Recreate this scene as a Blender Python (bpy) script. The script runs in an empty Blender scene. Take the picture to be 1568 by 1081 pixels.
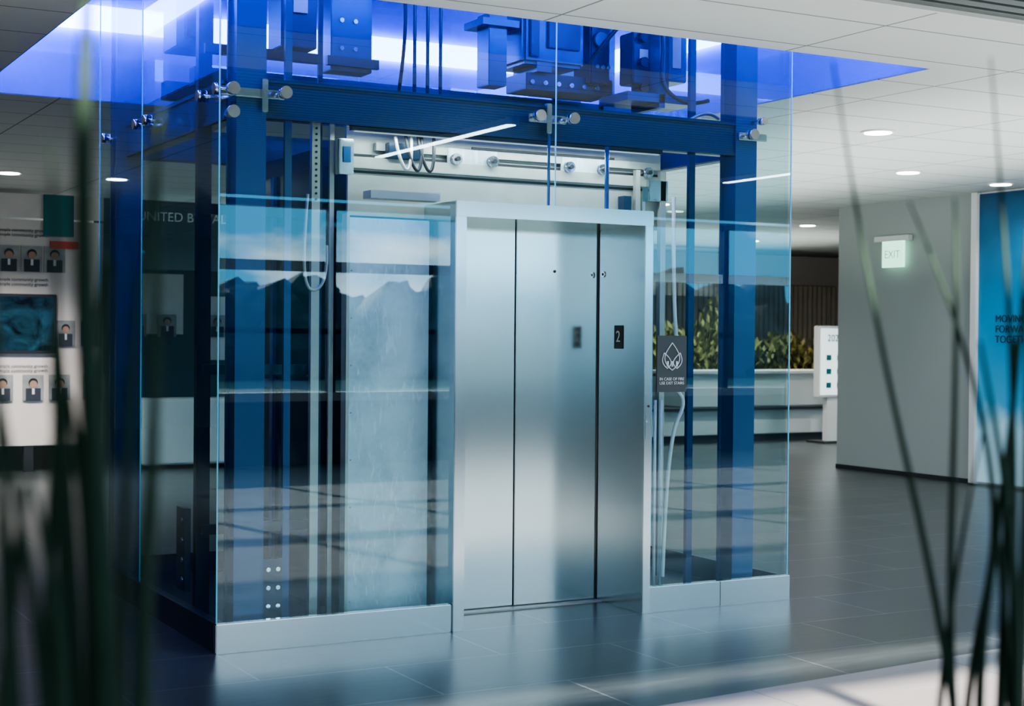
import bpy, bmesh, math, random
from mathutils import Vector, Matrix
random.seed(4)
S = bpy.context.scene
COL = S.collection

# ------------------------------------------------------------------ materials
def newmat(name):
    m = bpy.data.materials.new(name); m.use_nodes = True
    nt = m.node_tree
    b = nt.nodes.get('Principled BSDF')
    return m, nt, b
def pbr(name, col, rough=0.5, metal=0.0, emit=None, es=0.0, noise=0.0, nscale=8.0, stretch=(1,1,1), bump=0.0, spec=0.5, coat=0.0, contrast=False):
    m, nt, b = newmat(name)
    b.inputs['Base Color'].default_value = (*col, 1)
    b.inputs['Roughness'].default_value = rough
    b.inputs['Metallic'].default_value = metal
    b.inputs['Specular IOR Level'].default_value = spec
    b.inputs['Coat Weight'].default_value = coat
    if emit:
        b.inputs['Emission Color'].default_value = (*emit, 1)
        b.inputs['Emission Strength'].default_value = es
    tc = nt.nodes.new('ShaderNodeTexCoord'); mp = nt.nodes.new('ShaderNodeMapping')
    mp.inputs['Scale'].default_value = stretch
    nt.links.new(tc.outputs['Object'], mp.inputs['Vector'])
    nz = nt.nodes.new('ShaderNodeTexNoise'); nz.inputs['Scale'].default_value = nscale
    nz.inputs['Detail'].default_value = 5
    if contrast: nz.inputs['Distortion'].default_value = 1.2; nz.inputs['Detail'].default_value = 9
    nt.links.new(mp.outputs['Vector'], nz.inputs['Vector'])
    fac = nz.outputs['Fac']
    if contrast:
        mr = nt.nodes.new('ShaderNodeMapRange'); mr.inputs['From Min'].default_value = .38; mr.inputs['From Max'].default_value = .62
        nt.links.new(fac, mr.inputs['Value']); fac = mr.outputs['Result']
    if noise > 0:
        mx = nt.nodes.new('ShaderNodeMix'); mx.data_type = 'RGBA'
        mx.inputs['A'].default_value = (*[max(0, c*(1-noise)) for c in col], 1)
        mx.inputs['B'].default_value = (*[min(1, c*(1+noise)) for c in col], 1)
        nt.links.new(fac, mx.inputs['Factor'])
        nt.links.new(mx.outputs['Result'], b.inputs['Base Color'])
    if bump > 0:
        bp = nt.nodes.new('ShaderNodeBump'); bp.inputs['Strength'].default_value = bump
        bp.inputs['Distance'].default_value = 0.01
        nt.links.new(nz.outputs['Fac'], bp.inputs['Height'])
        nt.links.new(bp.outputs['Normal'], b.inputs['Normal'])
    return m
def steel(name, col, rough, var=.012):
    m, nt, b = newmat(name)
    b.inputs['Metallic'].default_value = 1
    tc = nt.nodes.new('ShaderNodeTexCoord'); mp = nt.nodes.new('ShaderNodeMapping')
    mp.inputs['Scale'].default_value = (90, 90, 1.0)
    nt.links.new(tc.outputs['Object'], mp.inputs['Vector'])
    nz = nt.nodes.new('ShaderNodeTexNoise'); nz.inputs['Scale'].default_value = 4; nz.inputs['Detail'].default_value = 3
    nt.links.new(mp.outputs['Vector'], nz.inputs['Vector'])
    mr = nt.nodes.new('ShaderNodeMapRange')
    mr.inputs['To Min'].default_value = rough-var; mr.inputs['To Max'].default_value = rough+var
    nt.links.new(nz.outputs['Fac'], mr.inputs['Value']); nt.links.new(mr.outputs['Result'], b.inputs['Roughness'])
    mx = nt.nodes.new('ShaderNodeMix'); mx.data_type = 'RGBA'
    mx.inputs['A'].default_value = (*[c*0.965 for c in col], 1); mx.inputs['B'].default_value = (*col, 1)
    nt.links.new(nz.outputs['Fac'], mx.inputs['Factor']); nt.links.new(mx.outputs['Result'], b.inputs['Base Color'])
    return m
def galvmat():
    # galvanised sheet: crystalline spangle + fine handling scratches
    m, nt, b = newmat('galvanised_sheet')
    tc = nt.nodes.new('ShaderNodeTexCoord')
    vo = nt.nodes.new('ShaderNodeTexVoronoi'); vo.inputs['Scale'].default_value = 38
    nt.links.new(tc.outputs['Object'], vo.inputs['Vector'])
    nz = nt.nodes.new('ShaderNodeTexNoise'); nz.inputs['Scale'].default_value = 3.2; nz.inputs['Detail'].default_value = 10; nz.inputs['Distortion'].default_value = .6
    nt.links.new(tc.outputs['Object'], nz.inputs['Vector'])
    mp = nt.nodes.new('ShaderNodeMapping'); mp.inputs['Rotation'].default_value = (0,.5,0); mp.inputs['Scale'].default_value = (12,12,2.6)
    nt.links.new(tc.outputs['Object'], mp.inputs['Vector'])
    n2 = nt.nodes.new('ShaderNodeTexNoise'); n2.inputs['Scale'].default_value = 2.5; n2.inputs['Detail'].default_value = 6; n2.inputs['Distortion'].default_value = 1.4
    nt.links.new(mp.outputs['Vector'], n2.inputs['Vector'])
    sc = nt.nodes.new('ShaderNodeMapRange'); sc.inputs['From Min'].default_value = .58; sc.inputs['From Max'].default_value = .68
    nt.links.new(n2.outputs['Fac'], sc.inputs['Value'])
    cr = nt.nodes.new('ShaderNodeValToRGB'); cr.color_ramp.elements[0].position = .35; cr.color_ramp.elements[0].color = (.50,.60,.64,1)
    cr.color_ramp.elements[1].position = .65; cr.color_ramp.elements[1].color = (.78,.87,.90,1)
    nt.links.new(nz.outputs['Fac'], cr.inputs['Fac'])
    sp = nt.nodes.new('ShaderNodeMix'); sp.data_type = 'RGBA'; sp.blend_type = 'OVERLAY'; sp.inputs['Factor'].default_value = .15
    nt.links.new(cr.outputs['Color'], sp.inputs['A']); nt.links.new(vo.outputs['Distance'], sp.inputs['B'])
    mx = nt.nodes.new('ShaderNodeMix'); mx.data_type = 'RGBA'; mx.inputs['B'].default_value = (.96,.98,1,1)
    ml = nt.nodes.new('ShaderNodeMath'); ml.operation = 'MULTIPLY'; ml.inputs[1].default_value = .7
    nt.links.new(sc.outputs['Result'], ml.inputs[0]); nt.links.new(ml.outputs[0], mx.inputs['Factor'])
    nt.links.new(sp.outputs['Result'], mx.inputs['A']); nt.links.new(mx.outputs['Result'], b.inputs['Base Color'])
    b.inputs['Metallic'].default_value = .2; b.inputs['Roughness'].default_value = .36
    return m
def glassmat(name, tint, f0):
    m = bpy.data.materials.new(name); m.use_nodes = True; nt = m.node_tree; nt.nodes.clear()
    out = nt.nodes.new('ShaderNodeOutputMaterial'); mix = nt.nodes.new('ShaderNodeMixShader')
    tr = nt.nodes.new('ShaderNodeBsdfTransparent'); tr.inputs['Color'].default_value = (*tint, 1)
    gl = nt.nodes.new('ShaderNodeBsdfGlossy'); gl.inputs['Roughness'].default_value = 0.0
    gl.inputs['Color'].default_value = (0.8, 0.95, 1, 1)
    lw = nt.nodes.new('ShaderNodeLayerWeight'); lw.inputs['Blend'].default_value = 0.5
    pw = nt.nodes.new('ShaderNodeMath'); pw.operation = 'POWER'; pw.inputs[1].default_value = 4.0
    mr = nt.nodes.new('ShaderNodeMapRange'); mr.inputs['To Min'].default_value = f0; mr.inputs['To Max'].default_value = 1
    nt.links.new(lw.outputs['Facing'], pw.inputs[0]); nt.links.new(pw.outputs[0], mr.inputs['Value'])
    nt.links.new(mr.outputs['Result'], mix.inputs['Fac'])
    nt.links.new(tr.outputs[0], mix.inputs[1]); nt.links.new(gl.outputs[0], mix.inputs[2])
    nt.links.new(mix.outputs[0], out.inputs['Surface'])
    return m
def tilemat(name, c1, c2, mortar, bw, rh, ms, rough, offset, streak=0.0, bumpd=0.15, rot=0.0, smear=(1.5, 14, 1)):
    m, nt, b = newmat(name)
    tc = nt.nodes.new('ShaderNodeTexCoord'); mp = nt.nodes.new('ShaderNodeMapping')
    mp.inputs['Rotation'].default_value = (0, 0, rot)
    nt.links.new(tc.outputs['Object'], mp.inputs['Vector'])
    br = nt.nodes.new('ShaderNodeTexBrick')
    br.offset = offset; br.squash = 1
    br.inputs['Scale'].default_value = 1
    br.inputs['Color1'].default_value = (*c1, 1); br.inputs['Color2'].default_value = (*c2, 1)
    br.inputs['Mortar'].default_value = (*mortar, 1)
    br.inputs['Mortar Size'].default_value = ms; br.inputs['Mortar Smooth'].default_value = 0.1
    br.inputs['Brick Width'].default_value = bw; br.inputs['Row Height'].default_value = rh
    nt.links.new(mp.outputs['Vector'], br.inputs['Vector'])
    last = br.outputs['Color']
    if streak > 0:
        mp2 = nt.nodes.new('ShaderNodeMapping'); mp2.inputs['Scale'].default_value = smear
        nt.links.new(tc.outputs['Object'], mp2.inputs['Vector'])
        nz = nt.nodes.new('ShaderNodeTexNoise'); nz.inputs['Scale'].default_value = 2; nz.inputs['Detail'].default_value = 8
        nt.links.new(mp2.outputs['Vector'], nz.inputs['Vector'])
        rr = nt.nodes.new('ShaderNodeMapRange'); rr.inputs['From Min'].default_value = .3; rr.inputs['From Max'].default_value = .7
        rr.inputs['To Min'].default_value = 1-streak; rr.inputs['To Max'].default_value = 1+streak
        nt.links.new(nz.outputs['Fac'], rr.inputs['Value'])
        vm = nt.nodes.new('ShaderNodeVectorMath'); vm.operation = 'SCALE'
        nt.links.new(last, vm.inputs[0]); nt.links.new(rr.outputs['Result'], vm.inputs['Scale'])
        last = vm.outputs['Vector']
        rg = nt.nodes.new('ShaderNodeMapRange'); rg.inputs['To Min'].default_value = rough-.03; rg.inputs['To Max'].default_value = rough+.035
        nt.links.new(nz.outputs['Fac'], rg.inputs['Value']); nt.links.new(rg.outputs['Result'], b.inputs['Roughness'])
    else:
        b.inputs['Roughness'].default_value = rough
    nt.links.new(last, b.inputs['Base Color'])
    bp = nt.nodes.new('ShaderNodeBump'); bp.inputs['Strength'].default_value = bumpd; bp.inputs['Distance'].default_value = 0.004
    bp.invert = True
    nt.links.new(br.outputs['Fac'], bp.inputs['Height']); nt.links.new(bp.outputs['Normal'], b.inputs['Normal'])
    return m

M = {}
M['steel'] = steel('brushed_stainless', (.62,.69,.70), .165)
M['frame'] = steel('frame_stainless', (.58,.65,.675), .17)
M['base'] = steel('kick_plate_stainless', (.50,.56,.585), .13)
M['galv'] = galvmat()
M['track'] = pbr('track_metal', (.48,.49,.44), .4, .4, noise=.15, nscale=12)
M['blue'] = pbr('blue_painted_steel', (.020,.09,.22), .26, .2, noise=.1, nscale=3)
M['beam'] = pbr('blue_grey_beam', (.012,.055,.13), .22, .3, noise=.1, nscale=3)
M['navy'] = pbr('dark_navy_steel', (.01,.035,.08), .3, .3, noise=.1)
M['black'] = pbr('black_rubber', (.012,.014,.018), .45, noise=.2)
M['chrome'] = pbr('polished_bolt_steel', (.8,.83,.85), .15, 1, noise=.03)
M['glass'] = glassmat('tinted_clear_glass', (.74,.885,.92), .085)
M['edge'] = pbr('glass_polished_edge', (.15,.5,.65), .1, 0, emit=(.1,.55,.8), es=.25, noise=.05)  # faint emission put in as light caught by the glass edges
M['cab'] = pbr('cab_dark_panel', (.014,.055,.075), .16, .3, noise=.1)
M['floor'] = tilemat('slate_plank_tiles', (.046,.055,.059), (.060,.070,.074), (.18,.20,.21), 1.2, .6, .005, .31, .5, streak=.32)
M['pale_tile'] = tilemat('pale_floor_tiles', (.35,.355,.35), (.41,.37,.355), (.2,.2,.2), 1.2, 1.2, .004, .4, .5, streak=.06)
M['ceil'] = tilemat('ceiling_panels', (.76,.80,.77), (.74,.78,.75), (.2,.23,.23), 1.5, .6, .007, .6, 0.0)
M['slat'] = pbr('dark_ceiling_slat', (.12,.14,.14), .5, noise=.15, nscale=3, stretch=(1,20,20))
M['void'] = pbr('slat_backing', (.01,.012,.012), .8, noise=.1)
M['wallw'] = pbr('grey_paint_wall', (.40,.45,.43), .6, noise=.03, nscale=2)
M['walld'] = pbr('dark_teal_wall', (.045,.08,.10), .5, noise=.08, nscale=2)
M['wallg'] = pbr('sage_wall', (.30,.38,.36), .6, noise=.05, nscale=2)
M['taupe'] = pbr('taupe_soffit', (.2,.165,.15), .6, noise=.06)
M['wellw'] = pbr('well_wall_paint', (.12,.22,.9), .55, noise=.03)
M['led'] = pbr('blue_led_cove', (.3,.4,1), .5, emit=(.11,.17,1.0), es=32, noise=.02)
M['white'] = pbr('white_paint', (.78,.8,.79), .4, noise=.03)
M['cream'] = pbr('cream_display_panel', (.8,.74,.69), .55, noise=.04)
M['dark'] = pbr('charcoal', (.03,.035,.04), .5, noise=.1)
M['video'] = pbr('video_wall_image', (.015,.045,.065), .25, noise=.9, nscale=3, contrast=True)
M['signg'] = pbr('sign_grey', (.045,.055,.06), .4, noise=.05)
M['lamp'] = pbr('lamp_lens', (1,1,1), .4, emit=(.9,.97,1), es=35, noise=.01)
M['fill_strip'] = pbr('hoistway_fill_lens', (.6,.6,.6), .4, emit=(.85,.95,1), es=.3, noise=.01)
M['dl'] = pbr('downlight_lens', (1,1,1), .4, emit=(1,.95,.85), es=20, noise=.01)
M['exit'] = pbr('exit_sign_lens', (.5,.9,.7), .4, emit=(.5,1,.75), es=1.5, noise=.02)
M['teal'] = pbr('teal_plate', (.01,.16,.18), .4, noise=.1)
M['red'] = pbr('red_accent', (.6,.08,.05), .4, noise=.05)
M['skin'] = pbr('photo_skin', (.45,.28,.2), .6, noise=.1)
M['suit'] = pbr('photo_dark', (.04,.05,.07), .6, noise=.2)
M['pbg'] = pbr('photo_background', (.32,.34,.34), .5, noise=.5, nscale=9)
M['reed'] = pbr('dark_green_reed', (.024,.045,.028), .65, noise=.35, nscale=18, spec=.15)
M['leaf'] = pbr('yellow_green_leaves', (.28,.25,.08), .6, noise=.8, nscale=9)
M['pot'] = pbr('fibrestone_planter', (.12,.13,.13), .6, noise=.15, nscale=12)
M['soil'] = pbr('soil', (.03,.02,.015), .9, noise=.4, nscale=30)
M['wood'] = pbr('light_oak_slats', (.5,.40,.32), .5, noise=.3, nscale=5, stretch=(6,6,.5))
M['plaza'] = pbr('lawn', (.04,.08,.06), .9, noise=.3, nscale=2)
M['hedge'] = pbr('hedge_green', (.012,.04,.05), .8, noise=.5, nscale=1)
M['screenw'] = pbr('kiosk_screen', (.85,.9,.92), .3, emit=(.8,.95,1), es=.9, noise=.02)

def banner():
    m, nt, b = newmat('backlit_blue_banner')
    tc = nt.nodes.new('ShaderNodeTexCoord'); sp = nt.nodes.new('ShaderNodeSeparateXYZ')
    nt.links.new(tc.outputs['Object'], sp.inputs[0])
    nz = nt.nodes.new('ShaderNodeTexNoise'); nz.inputs['Scale'].default_value = 1.6; nz.inputs['Detail'].default_value = 6
    nt.links.new(tc.outputs['Object'], nz.inputs['Vector'])
    ma = nt.nodes.new('ShaderNodeMath'); ma.operation = 'MULTIPLY_ADD'; ma.inputs[1].default_value = .9
    nt.links.new(nz.outputs['Fac'], ma.inputs[0]); nt.links.new(sp.outputs['Z'], ma.inputs[2])
    mr = nt.nodes.new('ShaderNodeMapRange'); mr.inputs['From Min'].default_value = .3; mr.inputs['From Max'].default_value = 3.5
    nt.links.new(ma.outputs[0], mr.inputs['Value'])
    cr = nt.nodes.new('ShaderNodeValToRGB'); e = cr.color_ramp.elements
    e[0].position = 0; e[0].color = (.55,.8,.9,1); e[1].position = 1; e[1].color = (.003,.03,.08,1)
    for p, c in ((.22,(.4,.72,.85,1)),(.32,(.05,.35,.6,1)),(.55,(.02,.25,.5,1)),(.75,(.01,.14,.3,1))):
        k = e.new(p); k.color = c
    nt.links.new(mr.outputs['Result'], cr.inputs['Fac'])
    nt.links.new(cr.outputs['Color'], b.inputs['Base Color']); nt.links.new(cr.outputs['Color'], b.inputs['Emission Color'])
    b.inputs['Emission Strength'].default_value = .22; b.inputs['Roughness'].default_value = .3
    return m
M['banner'] = banner()

# ------------------------------------------------------------------ builders
def empty(name, loc=(0,0,0), rz=0):
    e = bpy.data.objects.new(name, None); e.location = loc; e.rotation_euler = (0,0,rz)
    e.empty_display_size = .2; COL.objects.link(e); return e
class MB:
    def __init__(s, name):
        s.name = name; s.bm = bmesh.new(); s.mats = []
    def mi(s, k):
        if k not in s.mats: s.mats.append(k)
        return s.mats.index(k)
    def box(s, x0, x1, y0, y1, z0, z1, k, bev=0.0):
        old = set(s.bm.faces)
        r = bmesh.ops.create_cube(s.bm, size=1)
        vs = r['verts']
        for v in vs:
            v.co = Vector(((x0+x1)/2+v.co.x*(x1-x0), (y0+y1)/2+v.co.y*(y1-y0), (z0+z1)/2+v.co.z*(z1-z0)))
        i = s.mi(k)
        if bev > 0:
            es = set(e for v in vs for e in v.link_edges)
            bmesh.ops.bevel(s.bm, geom=list(es), offset=bev, segments=2, affect='EDGES')
        for f in s.bm.faces:
            if f not in old: f.material_index = i
        return s
    def prism(s, poly, z0, z1, k):
        i = s.mi(k); n = len(poly)
        a = [s.bm.verts.new((x,y,z0)) for x, y in poly]; b = [s.bm.verts.new((x,y,z1)) for x, y in poly]
        fs = [s.bm.faces.new(b), s.bm.faces.new(a[::-1])]+[s.bm.faces.new((a[j],a[(j+1)%n],b[(j+1)%n],b[j])) for j in range(n)]
        for f in fs: f.material_index = i
        return s
    def cyl(s, c, r, h, k, axis='Z', seg=20, r2=None, bev=0):
        m = Matrix.Translation(c)
        if axis == 'X': m = m @ Matrix.Rotation(math.pi/2, 4, 'Y')
        if axis == 'Y': m = m @ Matrix.Rotation(math.pi/2, 4, 'X')
        q = bmesh.ops.create_cone(s.bm, cap_ends=True, segments=seg, radius1=r, radius2=r if r2 is None else r2, depth=h, matrix=m)
        i = s.mi(k)
        for f in set(f for v in q['verts'] for f in v.link_faces):
            f.material_index = i
            if len(f.verts) == 4: f.smooth = True
        return s
    def quad(s, pts, k):
        f = s.bm.faces.new([s.bm.verts.new(p) for p in pts]); f.material_index = s.mi(k); return s
    def done(s, parent=None):
        me = bpy.data.meshes.new(s.name); s.bm.normal_update(); s.bm.to_mesh(me); s.bm.free()
        for k in s.mats: me.materials.append(M[k])
        o = bpy.data.objects.new(s.name, me); COL.objects.link(o)
        if parent: o.parent = parent
        return o
def cable(name, pts, r, k, parent=None, radii=None, order=4):
    cu = bpy.data.curves.new(name, 'CURVE'); cu.dimensions = '3D'; cu.bevel_depth = r; cu.bevel_resolution = 3
    sp = cu.splines.new('NURBS'); sp.points.add(len(pts)-1)
    for i, p in enumerate(pts):
        sp.points[i].co = (*p, 1); sp.points[i].radius = radii[i] if radii else 1
    sp.order_u = min(order, len(pts)); sp.use_endpoint_u = True; sp.resolution_u = 10
    cu.use_fill_caps = True
    o = bpy.data.objects.new(name, cu); cu.materials.append(M[k]); COL.objects.link(o)
    if parent: o.parent = parent
    return o
def text(name, body, loc, size, k, rot, parent=None, align='CENTER', ext=.001):
    cu = bpy.data.curves.new(name, 'FONT'); cu.body = body; cu.size = size; cu.align_x = align; cu.align_y = 'CENTER'
    cu.extrude = ext
    o = bpy.data.objects.new(name, cu); o.location = loc; o.rotation_euler = rot; cu.materials.append(M[k])
    COL.objects.link(o)
    if parent: o.parent = parent
    return o
H90 = math.pi/2
CZ = 3.05
OX0, OX1, OY0, OY1 = -.54, 4.05, -.43, 3.35

# ------------------------------------------------------------------ room shell
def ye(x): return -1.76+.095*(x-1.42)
fl = MB('floor')
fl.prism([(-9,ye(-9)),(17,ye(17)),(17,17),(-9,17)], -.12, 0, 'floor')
fl.prism([(-9,-9.6),(17,-9.6),(17,ye(17)),(-9,ye(-9))], -.12, 0, 'pale_tile')  # paler tile colour on the window side of the slanted edge
fl.done()
c = MB('ceiling')
c.box(-9, OX0, -1.55, 17, CZ, CZ+.3, 'ceil').box(OX1, 17, -1.55, 17, CZ, CZ+.3, 'ceil')
c.box(OX0, OX1, -1.55, OY0, CZ, CZ+.3, 'ceil').box(OX0, OX1, OY1, 17, CZ, CZ+.3, 'ceil')
c.done()
c = MB('ceiling_slats')
c.box(-9, 17, -9.6, -1.55, CZ+.12, CZ+.3, 'void')
y = -9.45
while y < -1.62:
    c.box(-9, 17, y, y+.075, CZ+.02, CZ+.10, 'slat'); y += .11
c.box(-9, 17, -1.57, -1.55, CZ, CZ+.12, 'white')
c.done()
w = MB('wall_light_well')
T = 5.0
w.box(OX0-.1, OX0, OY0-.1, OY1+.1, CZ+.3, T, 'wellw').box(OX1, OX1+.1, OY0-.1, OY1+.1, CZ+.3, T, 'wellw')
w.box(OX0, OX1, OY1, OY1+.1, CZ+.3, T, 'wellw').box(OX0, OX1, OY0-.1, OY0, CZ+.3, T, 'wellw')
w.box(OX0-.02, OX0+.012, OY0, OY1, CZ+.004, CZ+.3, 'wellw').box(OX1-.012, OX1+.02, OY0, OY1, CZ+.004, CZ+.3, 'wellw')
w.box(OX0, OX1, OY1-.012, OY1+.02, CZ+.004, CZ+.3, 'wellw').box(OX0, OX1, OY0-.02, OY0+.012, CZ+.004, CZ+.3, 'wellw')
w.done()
MB('ceiling_light_well').box(OX0-.1, OX1+.1, OY0-.1, OY1+.1, T, T+.1, 'dark').done()
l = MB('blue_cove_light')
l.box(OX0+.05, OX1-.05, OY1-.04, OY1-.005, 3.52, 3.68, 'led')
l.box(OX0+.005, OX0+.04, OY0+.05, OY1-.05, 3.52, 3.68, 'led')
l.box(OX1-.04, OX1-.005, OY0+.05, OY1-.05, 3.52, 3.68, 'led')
l.box(OX0+.05, OX1-.05, OY0+.005, OY0+.04, 3.52, 3.68, 'led')  # unseen front strip, added to light the machinery blue
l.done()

MB('wall_left').box(-9.15, -9, -9.6, 17, 0, CZ, 'walld').done()
MB('wall_back').box(-9, 17, 17, 17.15, 0, CZ, 'wallg').done()
rw = MB('wall_right').box(17, 17.15, 4, 17, 0, CZ, 'wallw').box(17, 17.15, -9.6, 4, 0, .1, 'wallw').box(17, 17.15, -9.6, 4, 2.95, CZ, 'wallw')
for yy in range(-9, 5, 2): rw.box(17, 17.12, yy-.03, yy+.03, .1, 2.95, 'frame')
rw.done()
fw = MB('wall_front').box(-9, -4.7, -9.75, -9.6, 0, CZ, 'wallw').box(-3.3, -1.2, -9.75, -9.6, 0, CZ, 'wallw').box(14, 17, -9.75, -9.6, 0, CZ, 'wallw')
fw.box(-1.2, 14, -9.74, -9.6, 0, .74, 'dark').box(-4.7, -3.3, -9.74, -9.6, 0, .74, 'dark')
fw.done()
for nm, xa, xb, n in (('window_1', -1.2, 14, 8), ('added_jamb_window', -4.7, -3.3, 1)):  # the narrow window is added, unseen, to brighten the door jamb
    wf = MB(nm)
    wf.box(xa, xb, -9.75, -9.6, 2.97, CZ, 'frame')
    wf.box(xa, xb, -9.75, -9.56, .74, .84, 'white').box(xa, xb, -9.72, -9.62, 2.24, 2.36, 'frame').box(xa, xb, -9.72, -9.62, 1.52, 1.58, 'navy')
    for i in range(n+1):
        xx = xa+.03+(xb-xa-.06)*i/n
        wf.box(xx-.04, xx+.04, -9.74, -9.61, .84, 2.97, 'navy')
    wf.done()
MB('exterior_lawn').box(-60, 80, -90, -9.76, -.3, -.1, 'plaza').box(17.2, 80, -9.76, 60, -.3, -.1, 'plaza').done()
bm = bmesh.new()
for i in range(110):
    x = -25+i*.9+random.uniform(-.4,.4)
    hh = random.uniform(1.9,2.7) if i % 6 else random.uniform(2.7,3.4)
    q = bmesh.ops.create_icosphere(bm, subdivisions=3, radius=1, matrix=Matrix.Translation((x, -46+random.uniform(-2,2), 1.0))@Matrix.Diagonal((random.uniform(1.3,2.4), 2, hh, 1)))
    for v in q['verts']:
        v.co += Vector((random.uniform(-.25,.25),)*3); v.co.z = max(v.co.z, -.095)
me = bpy.data.meshes.new('tree_line'); bm.to_mesh(me); bm.free(); me.materials.append(M['hedge'])
o = bpy.data.objects.new('tree_line', me); COL.objects.link(o)

# ------------------------------------------------------------------ glass elevator shaft
L, D = 3.42, 2.35
sh = empty('glass_elevator_shaft')
b = MB('base_plinth')
b.box(0, 1.236, 0, .05, 0, .14, 'base', .004).box(2.44, L, 0, .05, 0, .14, 'base', .004)
b.box(2.92,2.923,-.001,.01,.003,.137,'black')
b.box(0, .05, .05, D, 0, .14, 'navy').box(L-.05, L, .05, D, 0, .14, 'navy').box(0, L, D, D+.05, 0, .14, 'navy')
b.done(sh)
MB('pit_floor').box(.05, L-.05, .5, D, 0, .012, 'black').done(sh)
g = MB('glass_panes')
def pane_y(x0, x1, yy, z0, z1): g.quad([(x0,yy,z0),(x1,yy,z0),(x1,yy,z1),(x0,yy,z1)], 'glass')
def pane_x(xx, y0, y1, z0, z1): g.quad([(xx,y0,z0),(xx,y1,z0),(xx,y1,z1),(xx,y0,z1)], 'glass')
GT = 4.7
pane_y(.012, 1.236, .02, .14, 2.19); pane_y(2.44, L-.012, .02, .14, 2.19)
pane_y(.012, 1.83, .02, 2.19, GT); pane_y(1.842, L-.012, .02, 2.19, GT)
pane_x(.02, .03, 1.40, .14, GT); pane_x(.02, 1.412, D-.01, .14, GT)
pane_x(L-.02, .03, 1.40, .14, GT); pane_x(L-.02, 1.412, D-.01, .14, GT)
pane_y(.03, 1.7, D, .14, GT); pane_y(1.712, L-.03, D, .14, GT)
g.done(sh)
e = MB('glass_edges')
for (x, y, z0) in ((.008,.02,.14),(1.836,.02,2.19),(L-.008,.02,.14),(.02,1.406,.14),(L-.02,1.406,.14),(.02,D,.14),(L-.02,D,.14),(1.706,D,.14)):
    e.box(x-.003, x+.003, y-.003, y+.003, z0, GT, 'edge')
e.done(sh)
col = MB('steel_columns')
cols = ((.2,.2),(3.17,.2),(.14,2.2),(3.2,2.2))
for (x, y) in cols:
    a = .075
    col.box(x-a, x+a, y-a, y-a+.018, .02, GT, 'blue').box(x-a, x+a, y+a-.018, y+a, .02, GT, 'blue').box(x-.06, x+.06, y-a+.018, y+a-.018, .02, GT, 'blue')
    col.box(x-a-.03, x+a+.03, y-a-.03 if y > 1 else y-a-.02, y+a+.03, .012, .035, 'navy')
    for dx in (-a-.015, a+.015): col.cyl((x+dx, y, .045), .012, .03, 'chrome')
col.done(sh)
bm_ = MB('ring_beams')
def ibeam_x(x0, x1, y, z0, z1, w=.05, k='blue'):
    bm_.box(x0, x1, y-w, y+w, z0, z0+.018, k).box(x0, x1, y-w, y+w, z1-.018, z1, k).box(x0, x1, y-w+.01, y-w+.03, z0, z1, k)
def ibeam_y(y0, y1, x, z0, z1, w=.05, k='blue'):
    bm_.box(x-w, x+w, y0, y1, z0, z0+.018, k).box(x-w, x+w, y0, y1, z1-.018, z1, k).box(x-w+.01, x-w+.03, y0, y1, z0, z1, k)
for z0, z1 in ((2.55,2.74),(4.3,4.48)):
    ibeam_x(.275, 3.095, .18, z0, z1, k='beam'); ibeam_x(.215, 3.125, 2.2, z0, z1)
    ibeam_y(.275, 2.125, .16, z0, z1); ibeam_y(.275, 2.125, 3.2, z0, z1)
bm_.done(sh)
MB('hoistway_fill_strip').box(.74, 2.62, .17, .20, 2.53, 2.55, 'navy').box(.76, 2.6, .175, .195, 2.525, 2.53, 'fill_strip').done(sh)  # made-up strip fixture, added to brighten the sheet behind the glass
cl = MB('glass_clamps')
def spider_y(x, z, r=.03):
    cl.cyl((x, .004, z), r, .022, 'chrome', 'Y', 24, bev=0); cl.cyl((x, .06, z), .012, .10, 'chrome', 'Y')
    cl.cyl((x, .035, z), r*.9, .014, 'chrome', 'Y', 24)
def spider_x(y, z, r=.028):
    cl.cyl((.004, y, z), r, .022, 'chrome', 'X', 24); cl.cyl((.06, y, z), .012, .10, 'chrome', 'X')
for z in (2.66,):
    for x in (.07,.33,1.735,1.94,3.13): spider_y(x, z)
    for x0, x1 in ((.03,.36),(1.72,1.95),(3.1,3.3)):
        cl.box(x0, x1, .1, .115, z-.022, z+.022, 'chrome', .004)
    cl.box(.24, .27, .08, .12, z-.09, z+.07, 'chrome', .004); cl.box(1.82, 1.85, .08, .12, z-.08, z+.08, 'chrome', .004)
    for y in (.07, .33, 1.3, 1.5, 2.2): spider_x(y, z)
    for y0, y1 in ((.05,.36),(1.28,1.53)): cl.box(.095, .11, y0, y1, z-.022, z+.022, 'chrome', .004)
spider_y(.07, 2.55); spider_y(3.2, 2.74, .022)
cl.done(sh)
r = MB('guide_rails')
for (x, y, ww, k) in ((.12,.62,.035,'navy'),(.16,.75,.03,'blue'),(.30,.42,.03,'navy'),(.48,.38,.018,'blue'),(.62,.36,.022,'track'),(.66,.4,.012,'navy'),(.71,.36,.012,'track'),(2.98,.4,.02,'blue'),(2.9,1.2,.04,'blue')):
    r.box(x-ww, x+ww, y-ww*.7, y+ww*.7, .012, 3.9 if k != 'track' else 2.62, k)
for z in (.5,1.3,2.1,2.9):
    r.box(.08, .7, .47, .5, z, z+.05, 'navy')
r.box(.30, .40, .2, .22, .03, .4, 'navy')
for i in range(4):
    for dx in (.325,.375): r.cyl((dx, .195, .08+i*.09), .011, .012, 'chrome', 'Y')
r.box(.03,.06,.6,.75,.2,.62,'navy')
for i in range(4): r.cyl((.028,.64,.26+i*.1), .012,.012,'chrome','X')
for i in range(14): r.cyl((.62,.342,2.58-i*.03), .006,.006,'black','Y')
r.done(sh)
m = MB('glass_tension_rods')
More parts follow.
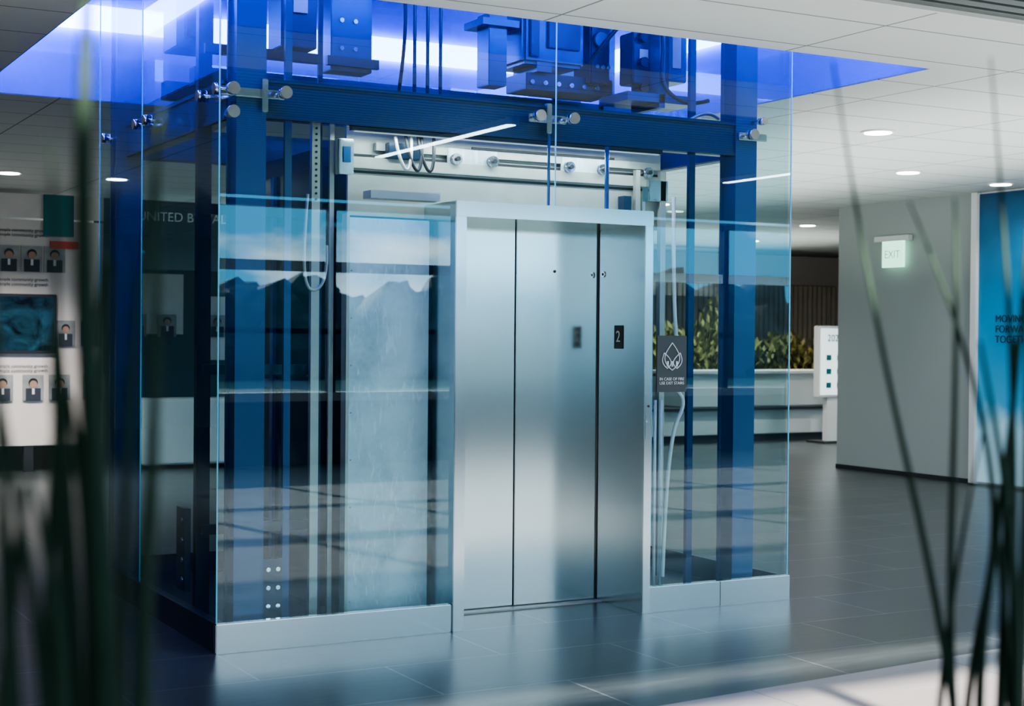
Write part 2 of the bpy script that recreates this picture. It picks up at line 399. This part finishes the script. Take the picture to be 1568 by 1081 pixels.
m.cyl((1.842, .1, 2.45), .008, .55, 'blue').cyl((2.22, .12, 2.36), .012, .36, 'blue')
m.done(sh)

# ------------------------------------------------------------------ elevator entrance
en = empty('elevator_entrance')
f = MB('door_frame')
f.box(1.236, 1.300, -.012, .50, 0, 2.11, 'frame', .003).box(2.389, 2.44, -.012, .50, 0, 2.11, 'frame', .003)
f.box(1.236, 2.44, -.016, .50, 2.11, 2.19, 'frame', .003)
f.box(1.300, 2.389, .40, .52, 0, .008, 'track')
f.box(2.384, 2.389, .458, .468, .01, 2.11, 'black')
f.done(en)
MB('door_panel_slow').box(1.30, 1.850, .475, .505, .012, 2.115, 'steel', .003).done(en)
MB('door_panel_fast').box(1.856, 2.395, .468, .50, .012, 2.115, 'steel', .003).box(1.8495,1.8565,.49,.50,.012,2.11,'black').done(en)
p = MB('hall_fittings')
p.box(2.385, 2.3885, .20, .29, 1.44, 1.57, 'black', .0015)
p.cyl((2.386, .41, 1.86), .017, .006, 'chrome', 'X'); p.cyl((2.3825, .41, 1.86), .008, .004, 'black', 'X')
p.cyl((2.1, .466, 1.87), .008, .004, 'black', 'Y')
p.box(2.398, 2.430, -.016, -.012, .95, 1.20, 'steel'); p.cyl((2.414, -.018, 1.05), .010, .006, 'chrome', 'Y'); p.cyl((2.414, -.018, 1.13), .006, .006, 'black', 'Y')
p.done(en)
text('floor_number', '2', (2.383, .245, 1.505), .09, 'white', (H90, 0, -H90), en)

pk = MB('door_pocket_panel')
pk.box(.76, 1.21, .24, .34, .02, 2.10, 'galv', .003).box(.745, .76, .235, .30, .02, 2.12, 'track').box(1.212, 1.234, .3, .36, .02, 2.1, 'navy')
for i in range(8):
    pk.cyl((.775, .237, .15+i*.24), .004, .006, 'track', 'Y')
pk.done(en)
pr = MB('right_pocket_panel')
pr.box(2.45, 2.50, .3, .48, .02, 2.3, 'navy').box(2.53,2.56,.3,.33,.02,2.45,'track').box(2.60,2.62,.34,.37,.02,2.45,'frame').box(2.70,2.735,.30,.335,.14,2.45,'track')
for x in (2.50, 2.575, 2.64, 2.68): pr.cyl((x, .25, .60), .009, 1.1, 'white')
pr.done(en)
op = MB('door_operator')
op.box(.80, 2.75, .36, .38, 2.12, 2.40, 'track').box(.80, 2.75, .33, .36, 2.36, 2.42, 'track', .003)
op.box(.95, 2.72, .34, .37, 2.46, 2.50, 'track').box(.8, 2.75, .38, .40, 2.40, 2.60, 'track')
op.box(.86, 1.25, .2, .30, 2.20, 2.24, 'track').box(.72,.80,.28,.34,2.32,2.50,'frame',.004)
op.box(.74,.78,.272,.28,2.38,2.46,'blue')
for x in (1.4, 1.62, 2.1, 2.32, 2.62):
    op.cyl((x, .315, 2.44), .03, .03, 'chrome', 'Y'); op.cyl((x, .295, 2.44), .012, .02, 'black', 'Y')
for x0 in (1.36, 2.06): op.box(x0, x0+.30, .335, .35, 2.38, 2.50, 'galv', .003)
op.box(1.5, 2.4, .325, .335, 2.50, 2.512, 'black')
op.box(2.62,2.75,.30,.36,2.28,2.40,'frame',.004).box(1.0,1.2,.3,.36,2.42,2.50,'navy',.004)
op.box(.8,2.75,.352,.36,2.34,2.352,'black').box(.8,2.75,.352,.36,2.425,2.437,'black')
op.done(en)
for i, (xa, za) in enumerate(((1.02,2.62),(1.08,2.60),(1.15,2.63))):
    cable('operator_cable_%d'%i, [(xa,.27,2.7),(xa-.02,.25,2.55),(xa+.02,.22,2.36),(xa+.07,.22,2.33),(xa+.09,.24,2.5),(xa+.08,.28,2.7)], .009, 'black' if i else 'track', en)

fs = empty('fire_safety_sign')
MB('sign_plate').box(2.475, 2.675, -.004, .006, 1.205, 1.515, 'signg', .003).done(fs)
text('sign_text', 'IN CASE OF FIRE\nUSE EXIT STAIRS', (2.575, -.006, 1.265), .0225, 'white', (H90,0,0), fs)
def flame(cx, cz, s, wob):
    pts = []
    for i in range(13):
        t = i/12; a = math.sin(math.pi*t)**.9*(1-.45*t)
        pts.append((cx - s*.42*a + wob*s*t*t, -.007, cz + s*t))
    for i in range(12, -1, -1):
        t = i/12; a = math.sin(math.pi*t)**.9*(1-.45*t)
        pts.append((cx + s*.42*a + wob*s*t*t, -.007, cz + s*t))
    return pts
for i, (dx, dz, s, wb) in enumerate(((0,0,.15,0),(-.032,.01,.085,-.25),(.032,.01,.085,.25))):
    cable('flame_outline_%d'%i, flame(2.575+dx, 1.325+dz, s, wb), .0028, 'white', fs)
for i, x in enumerate((2.545,2.575,2.605)):
    o = cable('flame_figure_%d'%i, [(x,-.007,1.345),(x,-.007,1.36),(x,-.007,1.375)], .006, 'white', fs)

cb = MB('elevator_cab')
cb.box(.78, .82, .66, 2.05, .06, 2.4, 'cab').box(2.60, 2.64, .66, 2.05, .06, 2.4, 'cab').box(.82, 2.60, 2.0, 2.05, .06, 2.4, 'cab')
cb.box(.78, 2.64, .66, 2.05, 2.4, 2.5, 'navy').box(.78, 2.64, .66, 2.05, .02, .06, 'navy')
cb.box(.82, 1.25, .66, .69, .06, 2.4, 'cab').box(2.42, 2.6, .66, .69, .06, 2.4, 'cab')
for z in (.4, 1.2, 2.0): cb.box(.765, .78, .66, 2.05, z, z+.05, 'blue')
for yy in (.66, 1.35, 2.0): cb.box(.76, .78, yy, yy+.05, .06, 2.4, 'blue')
cb.done()
cable('travelling_cable', [(.52,.2,2.2),(.50,.2,1.95),(.50,.2,1.75),(.56,.2,1.70),(.63,.2,1.78),(.63,.22,1.95)], .008, 'track', sh)
cable('white_conduit', [(2.72,.2,2.3),(2.72,.2,1.6),(2.76,.17,1.35),(2.70,.17,1.22),(2.78,.17,1.18),(2.78,.17,1.08),(2.69,.2,.95),(2.68,.22,.15)], .011, 'white', sh)

# ------------------------------------------------------------------ overhead machinery
mc = empty('hoist_machinery')
m = MB('machine_frame')
m.box(.86, 1.10, .75, .9, 2.93, 4.3, 'blue', .004).box(.83,1.13,.72,.75,2.95,3.0,'navy')
m.box(.56, .76, .7, .9, 3.02, 4.3, 'navy', .004).box(.62,.70,.68,.70,3.2,4.0,'track')
m.box(.06, .26, .9, 1.15, 3.0, 3.28, 'blue', .006).box(.1,.2,.85,.9,3.05,3.2,'black')
m.box(.25, 3.1, 1.2, 1.3, 2.86, 2.96, 'blue').box(.25, 3.1, 1.75, 1.85, 2.86, 2.96, 'navy')
m.box(1.3, 3.0, .98, 1.0, 3.42, 3.46, 'black').box(1.3, 3.0, 1.1, 1.12, 3.5, 3.54, 'navy').box(1.3,3.0,1.4,1.45,3.62,3.7,'navy')
m.box(1.9, 2.02, .9, 1.05, 2.96, 3.38, 'blue', .004).box(1.84, 2.08, .86, 1.1, 3.3, 3.34, 'blue')
for i in range(5): m.box(.3, 3.1, 1.35+i*.2, 1.38+i*.2, 3.85, 3.92, 'black')
m.done(mc)
m = MB('traction_motor')
m.box(2.10, 2.52, .85, 1.2, 3.10, 3.42, 'blue', .02).box(2.56,2.70,.85,1.05,3.02,3.40,'navy',.01)
m.box(2.14,2.2,.83,.85,3.14,3.38,'navy',.004).box(2.26,2.48,.83,.85,3.2,3.36,'navy',.004)
for i in range(3): m.cyl((2.60+i*.04, .84, 3.12), .012, .02, 'chrome', 'Y')
m.cyl((2.62,.83,3.28), .045,.03,'blue','Y',24)
m.box(2.15, 2.75, .9, 1.15, 2.96, 3.06, 'navy', .004).box(2.2,2.3,.86,1.15,3.06,3.12,'blue')
for i in range(6): m.cyl((2.18+i*.09, .89, 3.0), .014, .03, 'chrome', 'Y')
m.done(mc)
m = MB('controller_boxes')
m.box(2.90, 3.05, .55, .8, 3.02, 3.42, 'blue', .006).box(2.70, 2.84, .6, .75, 3.0, 3.3, 'navy', .006).box(2.82,2.86,.5,.8,2.85,3.5,'blue')
m.box(2.60, 3.08, .5, .8, 2.88, 2.93, 'blue').box(2.86,2.9,.52,.54,2.93,3.45,'black')
m.box(2.74,2.80,.59,.6,3.1,3.2,'track').box(2.94,3.0,.54,.55,3.1,3.3,'track')
for z in (2.97,3.12,3.27): m.cyl((2.76,.58,z), .03,.04,'black','Y')
m.box(1.45, 1.75, .8, .95, 3.55, 3.7, 'blue', .01)
for x in (.92,1.0):
    for z in (3.05,3.2,3.35,3.5): m.cyl((x,.745,z), .012,.012,'chrome','Y')
m.done(mc)
m = MB('suspension_ropes')
for x in (1.38, 1.46, 1.54): m.cyl((x, .8, 3.71), .010, 1.86, 'blue')
m.box(1.34, 1.58, .77, .83, 2.76, 2.80, 'navy', .003)
m.done(mc)
cable('machine_hose', [(1.05,.6,3.55),(1.18,.55,3.5),(1.22,.55,3.3),(1.2,.55,3.0),(1.19,.6,2.8)], .010, 'black', mc)
cable('machine_hose_loop', [(2.45,.7,3.1),(2.6,.5,3.4),(2.8,.5,3.45),(2.86,.5,3.2),(2.8,.5,2.95),(2.95,.4,2.85),(3.1,.4,2.9)], .012, 'black', mc)
cable('machine_hose_low', [(2.9,.3,2.76),(2.95,.28,2.8),(3.02,.28,2.82),(3.1,.3,2.78)], .010, 'track', mc)

# ------------------------------------------------------------------ right side
MB('wall_partition').box(9.7, 9.9, 4.7, 6.84, 0, CZ, 'wallw').box(9.9, 13, 6.70, 6.84, 0, CZ, 'wallw').done()
MB('baseboard_partition').box(9.685, 9.7, 4.7, 6.84, 0, .05, 'dark').done()
bn = empty('backlit_banner')
MB('banner_frame').box(9.60, 9.72, 4.60, 4.68, 0.02, CZ-.01, 'white', .003).box(9.60, 9.72, 2.42, 2.5, .02, CZ-.01, 'white', .003).box(9.66,9.72,2.5,4.60,.02,CZ-.01,'white').done(bn)
MB('banner_face').box(9.64, 9.66, 2.5, 4.60, .04, 3.02, 'banner').done(bn)
text('banner_text', 'MOVING\nFORWARD\nTOGETHER', (9.63, 4.36, 1.62), .105, 'dark', (H90,0,-H90), bn, ext=.002, align='LEFT')
ex = empty('exit_sign')
MB('exit_body').box(9.62, 9.69, 5.62, 6.16, 2.60, 2.66, 'white', .004).box(9.63, 9.66, 5.70, 6.04, 2.31, 2.60, 'exit', .004).done(ex)
text('exit_letters', 'EXIT', (9.625, 5.87, 2.45), .12, 'white', (H90,0,-H90), ex)

for i, (x, y, pw) in enumerate(((5.6,1.7,90),(7.7,3.6,90),(9.2,3.9,70),(5.6,5.8,90),(7.7,7.6,100),(11.5,3.7,90),(-1.6,8.3,800),(.6,8.3,900),(13,8,260),(11.2,9.2,300),(12.6,12.2,340),(10.6,12.2,280))):  # those over gallery and reception are added to brighten these areas
    d = empty('ceiling_downlight' if i == 0 else 'ceiling_downlight.%03d' % i, (x, y, CZ))
    mm = MB('trim_ring'); mm.cyl((0,0,-.006), .125, .012, 'white', seg=28); mm.cyl((0,0,-.014), .10, .006, 'dl', seg=28); mm.done(d)
    ld = bpy.data.lights.new('downlight_lamp', 'SPOT'); ld.energy = pw; ld.spot_size = math.radians(130); ld.spot_blend = .8; ld.color = (1,.95,.88); ld.shadow_soft_size = .08
    lo = bpy.data.objects.new('downlight_lamp', ld); lo.location = (0,0,-.03); COL.objects.link(lo); lo.parent = d
for i, (x, y0, y1) in enumerate(((3.05,-5.05,-2.65),(6.8,-5.15,-2.75))):
    MB('linear_ceiling_light' if i == 0 else 'linear_ceiling_light.%03d' % i).box(x-.05, x+.05, y0, y1, CZ-.02, CZ+.12, 'white').box(x-.035, x+.035, y0+.02, y1-.02, CZ-.026, CZ-.019, 'lamp').done()

# ------------------------------------------------------------------ back right
ct = MB('reception_counter')
ct.box(9.8, 13.6, 11.0, 11.9, .10, .46, 'white', .01).box(9.8, 13.6, 11.05, 11.9, .0, .10, 'dark').box(9.7, 13.7, 10.9, 12, .46, .5, 'dark')
ct.box(10.6, 13.6, 11.2, 11.9, .5, .98, 'white', .01).box(10.5, 13.7, 11.1, 12, .98, 1.03, 'white', .01)
ct.done()
k = MB('information_kiosk')
k.box(12.25, 12.85, 10.2, 10.3, .66, 1.70, 'white', .01).box(12.3, 12.8, 10.19, 10.2, .70, 1.66, 'screenw').box(12.45,12.65,10.22,10.32,0,.66,'white').box(12.3,12.8,10.1,10.5,0,.03,'dark')
for j in range(3):
    for q in range(2): k.box(12.40+q*.2, 12.49+q*.2, 10.186, 10.19, .8+j*.2, .88+j*.2, 'teal')
kiosk = k.done()
text('kiosk_title', '2020', (12.55, 10.183, 1.52), .14, 'teal', (H90,0,0), kiosk)
MB('wall_soffit').box(6, 17, 14, 14.3, 2.45, 2.95, 'taupe').done()
ws = MB('wooden_slat_screen')
for i in range(64): ws.box(9.8+i*.112, 9.885+i*.112, 15.0, 15.1, 0, 2.5, 'wood')
ws.box(9.8, 17, 15.1, 15.13, 0, 2.5, 'taupe'); ws.done()
pl = empty('planted_trough')
MB('trough').box(10.6, 15.2, 13.0, 13.6, 0, .9, 'pot', .02).done(pl)
bm = bmesh.new()
for i in range(2600):
    x = random.uniform(10.7, 15.1); y = random.uniform(13.0,13.6); hmax = 1.25+.3*math.sin(x*2.1)+.25*math.sin(x*5)
    z = .9+max(.12, hmax-.5)*random.random()**.8
    mtx = Matrix.Translation((x,y,z))@Matrix.Rotation(random.uniform(0,6.3),4,'Z')@Matrix.Rotation(random.uniform(-1,1),4,'X')
    s = random.uniform(.05,.11)
    vs = [bm.verts.new(mtx@Vector(p)) for p in ((-s*.4,0,0),(0,0,-s),(s*.4,0,0),(0,0,s*1.1))]
    bm.faces.new(vs)
me = bpy.data.meshes.new('foliage'); bm.to_mesh(me); bm.free(); me.materials.append(M['leaf'])
o = bpy.data.objects.new('foliage', me); COL.objects.link(o); o.parent = pl

# ------------------------------------------------------------------ back left: gallery wall
gw = empty('gallery_display')
G = 10.0
a = MB('display_board')
a.box(-1.6, 1.93, G, G+.08, .28, 2.72, 'cream', .006)
a.box(-1.6, 1.93, G-.01, G, 2.74, 3.0, 'cream')
for x in (-1.0, .2, 1.14): a.box(x-.05, x+.05, G+.01, G+.07, 0, .28, 'dark')
a.box(1.28, 1.6, G-.05, G-.01, 2.55, 3.0, 'teal').box(1.35, 1.66, G-.03, G-.012, 2.42, 2.5, 'red')
a.box(.3, 1.42, G-.05, G-.005, 1.28, 1.92, 'dark', .006).box(.33,1.39,G-.056,G-.05,1.31,1.89,'video')
a.done(gw)
ph = MB('staff_photos')
def photo(x, z, w, h, y=G, k='pbg'):
    ph.box(x-w/2, x+w/2, y-.02, y-.004, z-h/2, z+h/2, k)
    ph.box(x-w*.36, x+w*.36, y-.026, y-.02, z-h/2, z-h*.02, 'suit', w*.01)
    ph.box(x-w*.06, x+w*.06, y-.028, y-.026, z-h*.25, z-h*.02, 'white')
    ph.cyl((x, y-.024, z+h*.2), w*.22, .008, 'black', 'Y', 16); ph.cyl((x, y-.030, z+h*.14), w*.18, .008, 'skin', 'Y', 16)
for i in range(-4, 3): photo(.92+i*.24, 2.30, .225, .28)
for x in (1.52, 1.80): photo(x, 1.50, .21, .28, k='pbg' if x < 1.7 else 'blue')
for x in (1.18, 1.46, 1.83, .86, .54): photo(x, .91, .22, .28)
ph.done(gw)
for i, (z, n) in enumerate(((2.58,4),(2.05,5),(1.12,3))):
    text('caption_%d'%i, '\n'.join(['values people community growth']*min(n,2)), (1.0, G-.012, z), .05, 'dark', (H90,0,0), gw)
wl = empty('values_feature_wall')
v = MB('feature_panel'); v.box(2.0, 8.0, G+.6, G+.75, 0, CZ, 'walld').box(2.0, 6.0, G+.58, G+.6, 2.55, 3.03, 'walld')
v.box(2.2, 3.0, G+.55, G+.6, 1.5, 2.2, 'cream').box(3.2, 3.9, G+.55, G+.6, 1.2, 1.95, 'cream').box(4.2,5.6,G+.55,G+.6,1.0,2.2,'dark')
v.box(2.3, 4.4, G-.3, G+.2, .05, .78, 'white', .02)
v.done(wl)
text('feature_lettering', 'UNITED BY VALUES', (2.46, G+.57, 2.86), .15, 'white', (H90,0,0), wl, align='LEFT')
ph = MB('feature_photos')
for x in (2.45, 2.8, 3.4, 3.7): photo(x, 1.6, .22, .26, G+.54)
ph.done(wl)

# ------------------------------------------------------------------ foreground reeds in planters
def reeds(name, loc, rz, blades, k=1.0):
    e = empty(name, loc, rz)
    q = MB('planter'); q.cyl((0,0,.27), .17, .54, 'pot', seg=32, r2=.22); q.cyl((0,0,.541), .20, .01, 'soil', seg=32); q.done(e)
    for i, (pts, rad) in enumerate(blades):
        n = len(pts)
        radii = [1.0 - .8*(j/(n-1))**1.8 for j in range(n)]
        cable('reed_%d'%i, pts, rad*k, 'reed', e, radii)
    return e
RZ = math.radians(-28.9)
rb = [
 ([(.00,0,.54),(.01,0,.8),(-.012,0,1.087),(-.071,0,1.35),(-.122,0,1.562),(-.162,0,1.81)], .0055),
 ([(.02,0,.54),(.0,0,.9),(-.03,.0,1.146),(-.021,0,1.365),(-.021,0,1.628),(-.025,0,1.66)], .0052),
 ([(.01,.05,.54),(-.01,.05,1.05),(.046,.05,1.219),(.039,.05,1.38),(-.012,.05,1.547),(-.063,.05,1.66)], .005),
 ([(.03,0,.54),(.0,0,1.087),(.017,0,1.22),(.052,0,1.467),(.06,0,1.7)], .0065),
 ([(.05,.02,.54),(.05,.02,1.087),(.06,.02,1.4),(.035,.02,1.65),(.02,.02,1.82)], .0048),
 ([(.05,-.05,.54),(.03,-.05,1.0),(.04,-.05,1.2),(.02,-.05,1.35),(-.01,-.05,1.5)], .0075),
 ([(.06,.0,.54),(.06,.0,1.0),(.035,.0,1.25),(.01,.0,1.42)], .007),
 ([(-.05,.03,.54),(-.04,.03,1.05),(-.02,.03,1.2),(.02,.03,1.4)], .0055),
 ([(.08,.05,.54),(.07,.05,1.1),(.10,.05,1.45),(.15,.05,1.8)], .0065),
 ([(.03,.06,.54),(.06,.06,1.0),(.05,.06,1.25),(.065,.06,1.5)], .008),
 ([(.04,-.02,.54),(.045,-.02,1.0),(.055,-.02,1.3),(.05,-.02,1.55)], .008),
]
reeds('potted_reeds', (-.96,-5.66,0), RZ, rb, .97)
lb = [
 ([(.03,0,.54),(.04,0,1.0),(.036,0,1.257),(.028,0,1.378),(.015,0,1.549),(.018,0,1.70),(.022,0,1.8)], .012),
 ([(.05,0,.54),(.058,0,1.0),(.056,0,1.257),(.06,0,1.356),(.067,0,1.4635),(.064,0,1.64)], .0085),
 ([(.0,0,.54),(.012,0,1.1),(.011,0,1.257),(.002,0,1.378),(-.004,0,1.5)], .007),
 ([(-.02,0,.54),(.0,0,1.15),(-.002,0,1.257),(-.019,0,1.356),(-.04,0,1.48)], .007),
 ([(-.04,0,.54),(-.02,0,1.15),(-.026,0,1.257),(-.036,0,1.4),(-.045,0,1.6)], .0075),
 ([(.03,.06,.54),(.03,.06,1.2),(.028,.06,1.378),(.036,.06,1.506),(.055,.06,1.66)], .005),
 ([(.01,.05,.54),(-.02,.05,1.257),(-.022,.05,1.35),(-.01,.05,1.5),(-.02,.05,1.63)], .005),
 ([(.0,-.03,.54),(.03,-.03,1.2),(.02,-.03,1.3),(-.01,-.03,1.42)], .008),
 ([(.06,.03,.54),(.03,.03,1.2),(.015,.03,1.3),(.01,.03,1.45),(.03,.03,1.6)], .006),
 ([(-.06,.0,.54),(-.045,.0,1.2),(-.03,.0,1.3),(-.02,.0,1.4)], .010),
 ([(.04,.02,.54),(.045,.02,1.0),(.032,.02,1.25),(.02,.02,1.40),(.03,.02,1.55)], .010),
 ([(.02,.03,.54),(.02,.03,1.1),(.022,.03,1.25),(.015,.03,1.36),(.0,.03,1.46)], .011),
 ([(-.02,-.02,.54),(-.015,-.02,1.1),(-.018,-.02,1.25),(-.03,-.02,1.38)], .011),
 ([(.0,.05,.54),(.0,.05,1.1),(.004,.05,1.25),(-.008,.05,1.40),(-.012,.05,1.5)], .010),
]
reeds('potted_reeds.001', (-2.015,-5.88,0), RZ, lb, .92)

# ------------------------------------------------------------------ lights
az = math.radians(10); te = .372
dv = Vector((math.sin(az), math.cos(az), -te))
sd = bpy.data.lights.new('sun', 'SUN'); sd.energy = 28; sd.angle = math.radians(.6); sd.color = (1,.95,.88)
so = bpy.data.objects.new('sun', sd); so.rotation_euler = dv.to_track_quat('-Z','Y').to_euler(); so.location = (0,-30,20); COL.objects.link(so)
def area(name, loc, sx, sy, p, up=True, colr=(.94,1,.97), rx=None):
    d = bpy.data.lights.new(name, 'AREA'); d.shape = 'RECTANGLE'; d.size = sx; d.size_y = sy; d.energy = p; d.color = colr
    o = bpy.data.objects.new(name, d); o.location = loc; o.rotation_euler = ((math.pi if up else 0) if rx is None else rx, 0, 0); COL.objects.link(o); return o
area('ceiling_fill_right', (6.6, 4, 2.1), 3.4, 9, 150)  # unseen upward fill lights, this whole group added to brighten the ceiling
area('ceiling_fill_front', (3, -1.2, 2.25), 9, 1.2, 20)
area('ceiling_fill_left', (-4.5, 4, 2.25), 5, 9, 12)
area('ceiling_fill_back', (8, 12.5, 2.25), 12, 5, 150)
# added fill light under the front ring beam, brightens sheet and operator
area('hoistway_fill_lamp', (1.68, .185, 2.52), 1.8, .02, 11, False, (.9,.97,1), rx=.1)

wd = bpy.data.worlds.new('sky'); S.world = wd; wd.use_nodes = True; nt = wd.node_tree
bg = nt.nodes['Background']; tc = nt.nodes.new('ShaderNodeTexCoord')
mp = nt.nodes.new('ShaderNodeMapping'); mp.inputs['Scale'].default_value = (1,1,3)
nz = nt.nodes.new('ShaderNodeTexNoise'); nz.inputs['Scale'].default_value = 7; nz.inputs['Detail'].default_value = 8
nt.links.new(tc.outputs['Generated'], mp.inputs[0]); nt.links.new(mp.outputs[0], nz.inputs['Vector'])
cr = nt.nodes.new('ShaderNodeValToRGB'); cr.color_ramp.elements[0].position = .46; cr.color_ramp.elements[0].color = (.08,.35,.55,1)
cr.color_ramp.elements[1].position = .62; cr.color_ramp.elements[1].color = (.88,.97,1,1)
nt.links.new(nz.outputs['Fac'], cr.inputs['Fac']); nt.links.new(cr.outputs['Color'], bg.inputs['Color'])
bg.inputs['Strength'].default_value = 8.5

try: S.view_settings.look = 'AgX - Medium High Contrast'
except Exception as ee: print(ee)

# ------------------------------------------------------------------ camera
cd = bpy.data.cameras.new('camera'); cd.sensor_width = 36; cd.lens = 53.5
co = bpy.data.objects.new('camera', cd); COL.objects.link(co)
co.matrix_world = Matrix.Translation((-2.236,-6.90,1.5)) @ Matrix.Rotation(math.radians(-28.9),4,'Z') @ Matrix.Rotation(math.radians(90-.6),4,'X') @ Matrix.Rotation(math.radians(.475),4,'Z')
cd.dof.use_dof = True; cd.dof.focus_distance = 8.2; cd.dof.aperture_fstop = 4.0
S.camera = co
